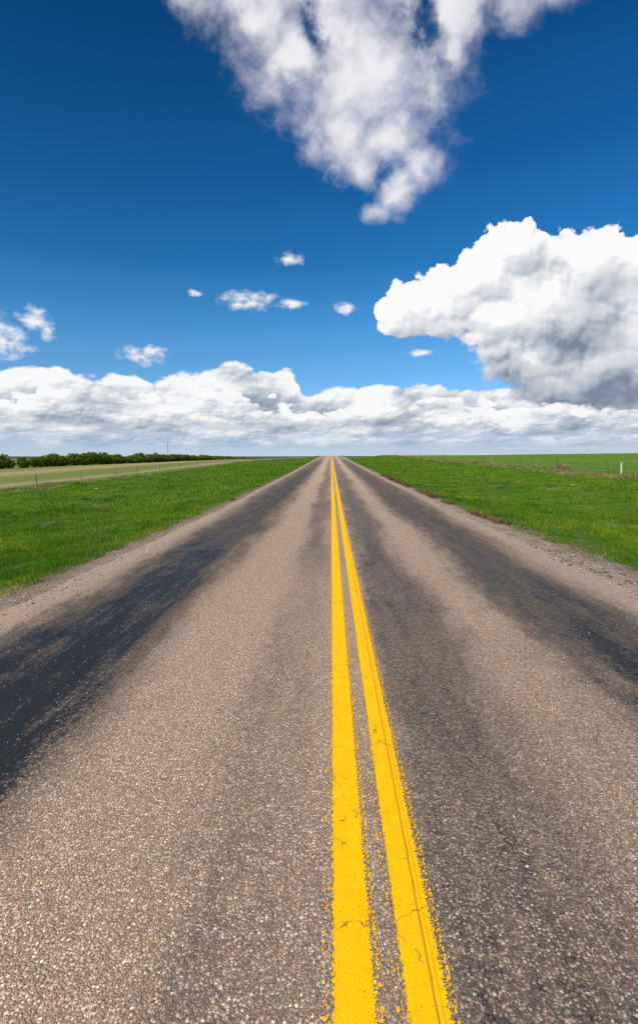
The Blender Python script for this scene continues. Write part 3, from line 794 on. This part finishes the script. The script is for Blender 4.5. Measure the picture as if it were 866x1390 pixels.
# crumbled asphalt pieces on the right shoulder
m_, n_, bs_, _o = material('broken_asphalt')
g_ = n_.new('ShaderNodeNewGeometry'); nn_ = n_.noise(S(n_, g_.outputs['Position']), 90.0, 4, 0.7)
n_.put(bs_.inputs['Base Color'], n_.ramp(nn_, [(0.32, (0.025, 0.022, 0.019)), (0.5, (0.07, 0.058, 0.047)), (0.68, (0.20, 0.16, 0.12))]))
bs_.inputs['Roughness'].default_value = 0.9
M_chunk = m_
def chunk_mesh(seed):
    r_ = random.Random(seed)
    k = 9; vs = []; fs = []
    rad = [r_.uniform(0.6, 1.1) for _ in range(k)]
    for lay, (zz, sc_) in enumerate(((-0.22, 0.92), (0.0, 1.0), (0.2, 0.85), (0.27, 0.5))):
        for i in range(k):
            t = 2 * math.pi * i / k
            q = rad[i] * sc_ * r_.uniform(0.9, 1.1)
            vs.append((math.cos(t) * q, math.sin(t) * q * 0.7, zz + r_.uniform(-0.06, 0.06)))
    for lay in range(3):
        for i in range(k):
            a_, b_ = lay * k + i, lay * k + (i + 1) % k
            fs.append((a_, b_, b_ + k, a_ + k))
    fs.append(tuple(range(3 * k, 4 * k))); fs.append(tuple(reversed(range(k))))
    return mesh_list('asphalt_chunk', vs, fs, M_chunk)
chunks = [chunk_mesh(i) for i in range(6)]
def chunks_scatter():
    r_ = random.Random(5)
    for i in range(170):
        y = r_.choice((6.1, 6.9, 7.2, 7.9, 8.6, 9.4)) + r_.gauss(0, 0.28)
        x = 3.74 + 0.08 * math.sin(y * 2.1) + r_.gauss(0, 0.10) + (r_.uniform(0, 0.35) if r_.random() < 0.3 else 0)
        if i % 5 == 0: x += r_.uniform(0.1, 0.5)
        s_ = 0.008 + 0.032 * r_.random() ** 2.0
        o = link('asphalt_chunk', chunks[i % 6])
        o.location = (x, y, max(hz(x, y), float(road_z(np.array([x]), np.array([y]))[0]) if x < 3.8 else -9) + s_ * 0.12)
        o.scale = (s_, s_, s_); o.rotation_euler = (r_.uniform(-.15, .15), r_.uniform(-.15, .15), r_.uniform(0, 6.3))
        tag(o, 'small dark crumbled piece of asphalt on the right gravel shoulder', 'asphalt piece', 'crumbled asphalt pieces on the right shoulder')
chunks_scatter()

# ------------------------------------------------------------------ fences
def wood_material(name, c1, c2):
    m, n, bs, out = material(name)
    tc = n.new('ShaderNodeTexCoord')
    g = n.noise(n.vmath('MULTIPLY', tc.outputs['Object'], (30, 30, 2.5)), 1.0, 5, 0.65)
    n.put(bs.inputs['Base Color'], n.mix(n.ss(g, 0.35, 0.65), c1, c2)); bs.inputs['Roughness'].default_value = 0.85
    n.put(bs.inputs['Normal'], bump(n, g, 0.006, 0.7))
    return m
M_wood = wood_material('weathered_wood', (0.20, 0.17, 0.14), (0.40, 0.36, 0.31))
M_pale = wood_material('pale_wood', (0.62, 0.60, 0.58), (0.78, 0.77, 0.75))
M_steelp = wood_material('dark_steel', (0.035, 0.045, 0.035), (0.07, 0.07, 0.05))
m_, n_, bs_, _o = material('galvanised_wire'); M_wire = m_
bs_.inputs['Base Color'].default_value = (0.30, 0.29, 0.27, 1); bs_.inputs['Roughness'].default_value = 0.8; bs_.inputs['Specular IOR Level'].default_value = 0.1
wn = n_.noise(S(n_, n_.new('ShaderNodeNewGeometry').outputs['Position']), 8.0, 3, 0.6)
n_.put(bs_.inputs['Base Color'], n_.mix(wn, (0.22, 0.16, 0.11), (0.42, 0.42, 0.42)))

def post_mesh(name, r, h, mat, seed=0, sides=10, square=False):
    r_ = random.Random(seed); vs = []; fs = []
    levels = [(-0.3, 1.0), (0.0, 1.03), (0.3, 0.97), (0.6, 1.0), (0.9, 0.94), (0.985, 0.93), (1.0, 0.78)]
    bx, by = r_.uniform(-.02, .02), r_.uniform(-.02, .02)
    for t, q in levels:
        zz = t * h
        for i in range(sides):
            an = 2 * math.pi * i / sides
            k = r * q * (1 + r_.uniform(-0.06, 0.06))
            vs.append((math.cos(an) * k + bx * math.sin(t * 2.5), math.sin(an) * k + by * math.sin(t * 2.5), zz))
    for l in range(len(levels) - 1):
        for i in range(sides):
            a_, b_ = l * sides + i, l * sides + (i + 1) % sides
            fs.append((a_, b_, b_ + sides, a_ + sides))
    fs.append(tuple(range((len(levels) - 1) * sides, len(levels) * sides)))
    return mesh_list(name, vs, fs, mat, False)

def t_post_mesh(h):
    """rolled steel post: T section with a small anchor plate"""
    vs, fs = [], []
    def box(x0, x1, y0, y1, z0, z1):
        b = len(vs)
        for zz in (z0, z1):
            for (xx, yy) in ((x0, y0), (x1, y0), (x1, y1), (x0, y1)): vs.append((xx, yy, zz))
        fs.extend([(b, b + 3, b + 2, b + 1), (b + 4, b + 5, b + 6, b + 7)] + [(b + i, b + (i + 1) % 4, b + 4 + (i + 1) % 4, b + 4 + i) for i in range(4)])
    box(-0.022, 0.022, -0.004, 0.004, -0.3, h)
    box(-0.004, 0.004, 0.0045, 0.034, -0.3, h)
    for k in range(8): box(-0.012, 0.012, -0.009, -0.0045, 0.2 + k * 0.1, 0.22 + k * 0.1)
    return mesh_list('post', vs, fs, M_steelp)

post_meshes = [post_mesh('post', 0.055, 1.12, M_wood, s) for s in range(4)]
steel_mesh = t_post_mesh(1.15)
thin_mesh = post_mesh('post', 0.035, 1.1, M_wood, 9)
pale_mesh = post_mesh('post', 0.055, 0.95, M_pale, 12)

def wire_mesh(x, zoff, y0, y1, posts_y, barbs=True):
    """a sagging square-section strand following the ground"""
    ys = []
    pts = sorted(posts_y)
    for i in range(len(pts) - 1):
        for t in (0, .25, .5, .75): ys.append((pts[i] + (pts[i + 1] - pts[i]) * t, 0.03 * (1 - (2 * t - 1) ** 2)))
    ys.append((pts[-1], 0))
    vs, fs = [], []
    zc = {p: hz(x, p) for p in pts}
    py = np.array(pts); pz = np.array([zc[p] for p in pts])
    for (y, sag) in ys:
        zz = float(np.interp(y, py, pz)) + zoff - sag
        r = 0.0022 + 0.00006 * max(0, y - 20)
        for dx, dz in ((-r, -r), (r, -r), (r, r), (-r, r)): vs.append((x + dx, y, zz + dz))
    for i in range(len(ys) - 1):
        for j in range(4):
            a_, b_ = i * 4 + j, i * 4 + (j + 1) % 4
            fs.append((a_, b_, b_ + 4, a_ + 4))
    if barbs:
        for i in range(len(ys) - 1):
            if ys[i][0] > 60: break
            for t in range(0, 12):
                f_ = t / 12; y = ys[i][0] + (ys[i + 1][0] - ys[i][0]) * f_
                sag = ys[i][1] + (ys[i + 1][1] - ys[i][1]) * f_
                zz = float(np.interp(y, py, pz)) + zoff - sag
                b = len(vs)
                vs.extend([(x - .001, y, zz), (x + .001, y + .002, zz), (x + .004, y + .004, zz + .016), (x - .004, y - .004, zz - .016)])
                fs.extend([(b, b + 1, b + 2), (b, b + 1, b + 3)])
    return mesh_list('wire', vs, fs, M_wire)

def build_fence(x, ys, kinds, label, side_off=0.0):
    root = bpy.data.objects.new('wire_fence', None); COL.objects.link(root)
    root.empty_display_size = 0.3; root.location = (x, ys[0], hz(x, ys[0]))
    tag(root, label, 'fence')
    base = Vector(root.location)
    r_ = random.Random(int(abs(x) * 10))
    for i, (y, kd) in enumerate(zip(ys, kinds)):
        me = {'w': post_meshes[i % 4], 's': steel_mesh, 't': thin_mesh, 'p': pale_mesh}[kd]
        o = link('post', me, root)
        o.location = Vector((x, y, hz(x, y))) - base
        o.rotation_euler = (r_.uniform(-.035, .035), r_.uniform(-.04, .04), r_.uniform(0, 6) if kd != 's' else 0)
        lb = {'s': 'thin dark steel post', 'p': 'thick pale painted post', 't': 'slim wooden post'}.get(kd)
        if lb: o['label'] = lb
    for zo in (0.35, 0.62, 0.88, 1.04):
        w = link('wire', wire_mesh(x + (0.05 if x < 0 else -0.05), zo, ys[0], ys[-1], ys), root)
        w.location = -base
    return root

def y_from_px(px, D): return abs(D) * F_PX / abs(px - VP_X)
yl = [y_from_px(px, 20) for px in (44, 107, 155, 185, 215, 243, 268, 292, 304, 313, 322, 329, 335, 340.5, 345, 350, 354, 358, 361.5)]
yl = [14.5, 21.5, 28.5] + yl
kl = ['w', 't', 'w', 'w', 't', 'w', 's', 'w', 'w', 't', 'w', 'w', 't'] + ['w'] * 20
build_fence(-20.0, yl, kl[:len(yl)], 'barbed wire fence on weathered wooden posts between left verge and hayfield')
yr = [y_from_px(px, 20) for px in (838, 820, 753, 725.5, 694, 665, 640, 620, 604, 590, 579, 569, 560, 552.5, 546, 540, 535, 530)]
yr = [16, 23, 30] + yr
kr = ['t', 't', 's', 'p', 's', 's', 't', 't', 't', 't', 't', 's', 't', 't', 't'] + ['t'] * 20
build_fence(20.0, yr, kr[:len(yr)], 'barbed wire fence with one pale post between right verge and crop field')

# ------------------------------------------------------------------ shelterbelt
def foliage_material(name, a, b, c):
    m, n, bs, out = material(name)
    geo = n.new('ShaderNodeNewGeometry'); oi = n.new('ShaderNodeObjectInfo')
    r = S(n, geo.outputs['Random Per Island'])
    col = n.ramp(r, [(0, a), (0.5, b), (1, c)])
    k = S(n, oi.outputs['Random'])
    col = n.mix(k * 0.6, col, n.mix(1.0, col, (1.35, 1.15, 0.9), 'MULTIPLY'))
    n.put(bs.inputs['Base Color'], col); bs.inputs['Roughness'].default_value = 0.65; bs.inputs['Specular IOR Level'].default_value = 0.2
    tl = n.new('ShaderNodeBsdfTranslucent'); n.put(tl.inputs[0], col)
    mx = n.new('ShaderNodeMixShader'); mx.inputs[0].default_value = 0.25
    n.l.new(bs.outputs[0], mx.inputs[1]); n.l.new(tl.outputs[0], mx.inputs[2]); n.l.new(mx.outputs[0], out.inputs[0])
    return m
M_fol = foliage_material('shrub_leaves', (0.055, 0.105, 0.008), (0.11, 0.175, 0.012), (0.19, 0.26, 0.020))
M_bark = wood_material('shrub_bark', (0.07, 0.055, 0.04), (0.14, 0.11, 0.08))

def crown_mesh(seed, R=2.4, H=3.8, n_leaf=1500, size=0.20):
    g = np.random.default_rng(seed)
    nl = g.integers(7, 11)
    cs = []
    for i in range(nl):
        th = g.uniform(0, 6.28); rr = R * 0.62 * math.sqrt(g.uniform(0, 1)); zz = g.uniform(0.22, 0.80) * H
        cs.append((rr * math.cos(th), rr * math.sin(th), zz, g.uniform(0.30, 0.5) * R))
    cs.append((0, 0, H * 0.72, R * 0.5)); cs.append((0, 0, H * 0.4, R * 0.7))
    cs = np.array(cs)
    idx = g.integers(0, len(cs), n_leaf)
    d = g.normal(0, 1, (n_leaf, 3)); d /= np.linalg.norm(d, axis=1)[:, None]
    rad = cs[idx, 3] * g.uniform(0.35, 1.0, n_leaf) ** 0.45 * (1 + g.normal(0, 0.10, n_leaf))
    P = cs[idx, :3] + d * rad[:, None]
    P[:, 2] = np.maximum(P[:, 2], g.uniform(0.02, 0.35, n_leaf))
    nrm = d + g.normal(0, 0.6, (n_leaf, 3)); nrm /= np.linalg.norm(nrm, axis=1)[:, None]
    up = g.normal(0, 1, (n_leaf, 3)); t1 = np.cross(nrm, up); t1 /= np.linalg.norm(t1, axis=1)[:, None]; t2 = np.cross(nrm, t1)
    s_ = size * g.uniform(0.6, 1.4, n_leaf)[:, None]
    V = np.stack([P - t1 * s_ * 0.5, P + t2 * s_ * 0.9 - t1 * s_ * 0.05 + nrm * s_ * 0.15, P + t1 * s_ * 0.5, P - t2 * s_ * 0.8 + nrm * s_ * 0.1], 1).reshape(-1, 3)
    Fq = (np.arange(n_leaf) * 4)[:, None] + np.array([[0, 1, 2, 3]])
    return mesh_np('crown', V, Fq, M_fol)

def stems_mesh(seed, R=2.4, H=3.8):
    r_ = random.Random(seed); vs, fs = [], []
    for i in range(7):
        th = i * 0.9 + r_.uniform(-.3, .3); out_ = R * r_.uniform(0.25, 0.6)
        p0 = Vector((math.cos(th) * 0.15, math.sin(th) * 0.15, -0.3)); p2 = Vector((math.cos(th) * out_, math.sin(th) * out_, H * r_.uniform(0.55, 0.85)))
        p1 = (p0 + p2) / 2 + Vector((0, 0, 0.4)) - Vector((math.cos(th), math.sin(th), 0)) * 0.15
        for seg, (q, r) in enumerate(((p0, 0.07), (p1, 0.05), (p2, 0.02))):
            for j in range(5):
                an = 2 * math.pi * j / 5; vs.append((q.x + math.cos(an) * r, q.y + math.sin(an) * r, q.z))
        b = len(vs) - 15
        for s_ in range(2):
            for j in range(5):
                a_, c_ = b + s_ * 5 + j, b + s_ * 5 + (j + 1) % 5
                fs.append((a_, c_, c_ + 5, a_ + 5))
    return mesh_list('stem', vs, fs, M_bark)
crowns = [crown_mesh(100 + i, n_leaf=2600, size=0.23) for i in range(5)]
stemsM = [stems_mesh(200 + i) for i in range(3)]

def shrub(x, y, s, sz, label, group, i):
    root = bpy.data.objects.new('shrub', None); COL.objects.link(root)
    root.location = (x, y, hz(x, y) - 0.05)
    root.rotation_euler = (0, 0, (i * 2.399) % 6.283); root.scale = (s, s, sz)
    tag(root, label, 'shrub', group)
    link('crown', crowns[i % 5], root); link('stem', stemsM[i % 3], root)
    return root

def hedge():
    i = 0; r_ = random.Random(3)
    # (tree row bearing at photo x): row runs parallel to the road at about 70 m
    lab = 'dense dark green shrub in the long shelterbelt row behind the left hayfield'
    grp = 'shrubs of the long shelterbelt row'
    # the big one cut by the left picture edge and the low pair beside the gap
    shrub(-72, 70 * F_PX / (VP_X - 2) * 1.02, 1.25, 0.88, 'rounded shrub at the far left, left of the gap in the shelterbelt', None, 0)
    shrub(-74.5, 70 * F_PX / (VP_X + 12) * 1.02, 1.25, 0.92, 'broad shrub at the picture edge, leftmost of the shelterbelt', None, 4)
    y0 = 70 * F_PX / (VP_X - 34)
    for k, (px, s, sz, lb) in enumerate(((31, 0.62, 0.70, 'low sparse shrub right beside the gap at the left end of the shelterbelt'),
                                  (42, 0.68, 0.66, 'low shrub second from the gap at the left end of the shelterbelt'),
                                  (51, 0.66, 0.62, 'low shrub just before the tall part of the shelterbelt begins'))):
        shrub(-70 + r_.uniform(-1, 1), 70 * F_PX / (VP_X - px), s, sz, lb, None, k)
    y = 70 * F_PX / (VP_X - 60)
    while y < 330:
        i += 1
        hs = 0.84 + 0.10 * math.sin(y * 0.13) + r_.uniform(-0.10, 0.10)
        if y > 250: hs *= 0.92
        s = r_.uniform(1.05, 1.3)
        shrub(-70 - r_.uniform(0, 2), y, s, hs, lab, grp, i)
        y += r_.uniform(3.2, 4.6)
    while y < 640:
        i += 1
        shrub(-70 - r_.uniform(0, 3), y, r_.uniform(1.4, 1.9), r_.uniform(0.7, 0.95), lab, grp, i)
        y += r_.uniform(6.5, 9)
hedge()

# ------------------------------------------------------------------ utility poles
m_, n_, bs_, _o = material('porcelain'); M_ins = m_; bs_.inputs['Base Color'].default_value = (0.30, 0.20, 0.13, 1); bs_.inputs['Roughness'].default_value = 0.25
pn = n_.noise(S(n_, n_.new('ShaderNodeNewGeometry').outputs['Position']), 30.0, 2); n_.put(bs_.inputs['Base Color'], n_.mix(pn, (0.26, 0.17, 0.11), (0.34, 0.24, 0.16)))
def lathe(name, prof, mat, sides=12):
    vs, fs = [], []
    for r, z in prof:
        for i in range(sides):
            an = 2 * math.pi * i / sides; vs.append((math.cos(an) * r, math.sin(an) * r, z))
    for l in range(len(prof) - 1):
        for i in range(sides):
            a_, b_ = l * sides + i, l * sides + (i + 1) % sides
            fs.append((a_, b_, b_ + sides, a_ + sides))
    fs.append(tuple(range((len(prof) - 1) * sides, len(prof) * sides))); fs.append(tuple(reversed(range(sides))))
    return mesh_list(name, vs, fs, mat, False)
pole_shaft = lathe('shaft', [(0.17, -1.0), (0.16, 0), (0.135, 5), (0.11, 9.6), (0.09, 9.75)], M_wood)
arm_v = [(x, y, z) for x in (-0.9, 0.9) for y in (-0.06, 0.06) for z in (8.95, 9.09)]
cross_arm = mesh_list('crossarm', arm_v, [(0, 1, 3, 2), (4, 6, 7, 5), (0, 4, 5, 1), (2, 3, 7, 6), (0, 2, 6, 4), (1, 5, 7, 3)], M_wood)
insul = lathe('insulator', [(0.03, 0), (0.06, 0.04), (0.045, 0.09), (0.06, 0.13), (0.02, 0.18)], M_ins)
def utility_pole(px, D, label, hs=1.0):
    y = D * F_PX / (VP_X - px); x = -D
    root = bpy.data.objects.new('utility_pole', None); COL.objects.link(root)
    root.location = (x, y, hz(x, y)); root.scale = (hs, hs, hs); tag(root, label, 'utility pole', 'utility poles behind the shelterbelt')
    link('shaft', pole_shaft, root); arm = link('crossarm', cross_arm, root)
    arm.location = (0, -0.19, 0)
    for xx in (-0.8, 0.8):
        io = link('insulator', insul, arm); io.location = (xx, 0, 9.09)
    top = link('insulator', insul, root); top.location = (0, 0, 9.75)
utility_pole(227, 80, 'tallest looking and nearest wooden utility pole standing behind the shelterbelt')
utility_pole(311, 80, 'middle wooden utility pole rising thinly over the far shelterbelt', 0.8)
utility_pole(349, 80, 'farthest small utility pole near the end of the shelterbelt', 0.9)

# ------------------------------------------------------------------ tufts, stones in the verges
def tuft(name, x, y, r, h, mat, k, seed, label, cat, group=None):
    global rng
    old = rng; rng = np.random.default_rng(seed)
    th = rng.uniform(0, 6.28, k); rr = r * np.sqrt(rng.uniform(0, 1, k))
    hx = h * (1.1 - 0.7 * rr / r) * rng.uniform(0.6, 1.1, k)
    bx, by = rr * np.cos(th), rr * np.sin(th)
    z0 = hz(x, y)
    V, F = blades(bx, by, hx, np.full(k, 0.02 * max(1, y / 30)), 1.0, lambda X, Y: height(X + x, Y + y) - z0)
    rng = old
    o = link(name, mesh_np(name, V, F, mat)); o.location = (x, y, z0)
    tag(o, label, cat, group)
def at(px, D): return D, abs(D) * F_PX / abs(px - VP_X)
x, y = at(760, 20.6); tuft('dead_bush', x, y, 0.75, 0.75, M_dry, 900, 1, 'round pale dead bush on the right fence line between two posts', 'dead bush')
x, y = at(101, -19.4); tuft('weed_clump', x, y, 0.65, 0.42, M_grass, 900, 2, 'dark green weed clump against the left fence, right of the pale mound', 'weed')
x, y = at(56, -19.0); tuft('dead_grass_mound', x, y, 0.8, 0.30, M_dry, 900, 3, 'pale mound of dead grass at the foot of a left fence post', 'grass mound')
x, y = at(646, 19.0); tuft('dead_grass_tuft', x, y, 0.55, 0.6, M_dry, 600, 4, 'tall pale dead grass tuft on the right fence line, farther than the round bush', 'grass tuft')
# darker weeds scattered through the verge
r_ = random.Random(21)
for i in range(26):
    s_ = -1 if i % 2 else 1
    yy = r_.uniform(9, 60); xx = s_ * r_.uniform(5.2, 17.5)
    tuft('weed', xx, yy, r_.uniform(0.12, 0.3), r_.uniform(0.15, 0.28), M_grass, 160, 40 + i,
         'dark leafy weed clump standing out of the %s verge grass' % ('left' if s_ < 0 else 'right'), 'weed', 'weeds in the %s verge' % ('left' if s_ < 0 else 'right'))

M_rock = stone_material('field_stone', [(0, (0.25, 0.21, 0.16)), (1, (0.38, 0.33, 0.26))])
def rock(x, y, r, seed, label):
    g = np.random.default_rng(seed)
    V = IV.copy(); F = IF.copy()
    for _ in range(2):
        mid = {}; V = list(map(tuple, V)); nf = []
        def mp(a_, b_):
            k = (min(a_, b_), max(a_, b_))
            if k not in mid:
                p = (np.array(V[a_]) + np.array(V[b_])) / 2; p /= np.linalg.norm(p); mid[k] = len(V); V.append(tuple(p))
            return mid[k]
        for (a_, b_, c_) in F:
            ab, bc, ca = mp(a_, b_), mp(b_, c_), mp(c_, a_)
            nf += [(a_, ab, ca), (b_, bc, ab), (c_, ca, bc), (ab, bc, ca)]
        F = nf; V = np.array(V)
    q = np.array([mnoise.noise(Vector(p) * 1.4 + Vector((seed, 0, 0))) for p in V])
    V = V * (1 + 0.35 * q)[:, None] * np.array([1.2, 0.9, 0.6]) * r
    o = link('rock', mesh_np('rock', V, np.array(F), M_rock, True)); o.location = (x, y, hz(x, y) + r * 0.3)
    tag(o, label, 'rock')
x, y = at(127, -15.0); rock(x, y, 0.13, 1, 'pale fieldstone lying in the left verge grass nearer the fence')
x, y = at(774, 14.0); rock(x, 14.0 * F_PX / (774 - VP_X), 0.09, 2, 'small pale stone lying in the right verge grass')

# ------------------------------------------------------------------ render settings
sc.render.engine = 'CYCLES'
sc.view_settings.view_transform = 'Standard'; sc.view_settings.look = 'None'
sc.view_settings.exposure = 0.0; sc.view_settings.gamma = 1.0; sc.view_settings.use_curve_mapping = False
sc.cycles.use_denoising = False
sc.cycles.max_bounces = 5; sc.cycles.transparent_max_bounces = 6
sc.cycles.diffuse_bounces = 3; sc.cycles.glossy_bounces = 2
sc.render.film_transparent = False
sc.cycles.pixel_filter_type = 'BLACKMAN_HARRIS'; sc.cycles.filter_width = 1.35
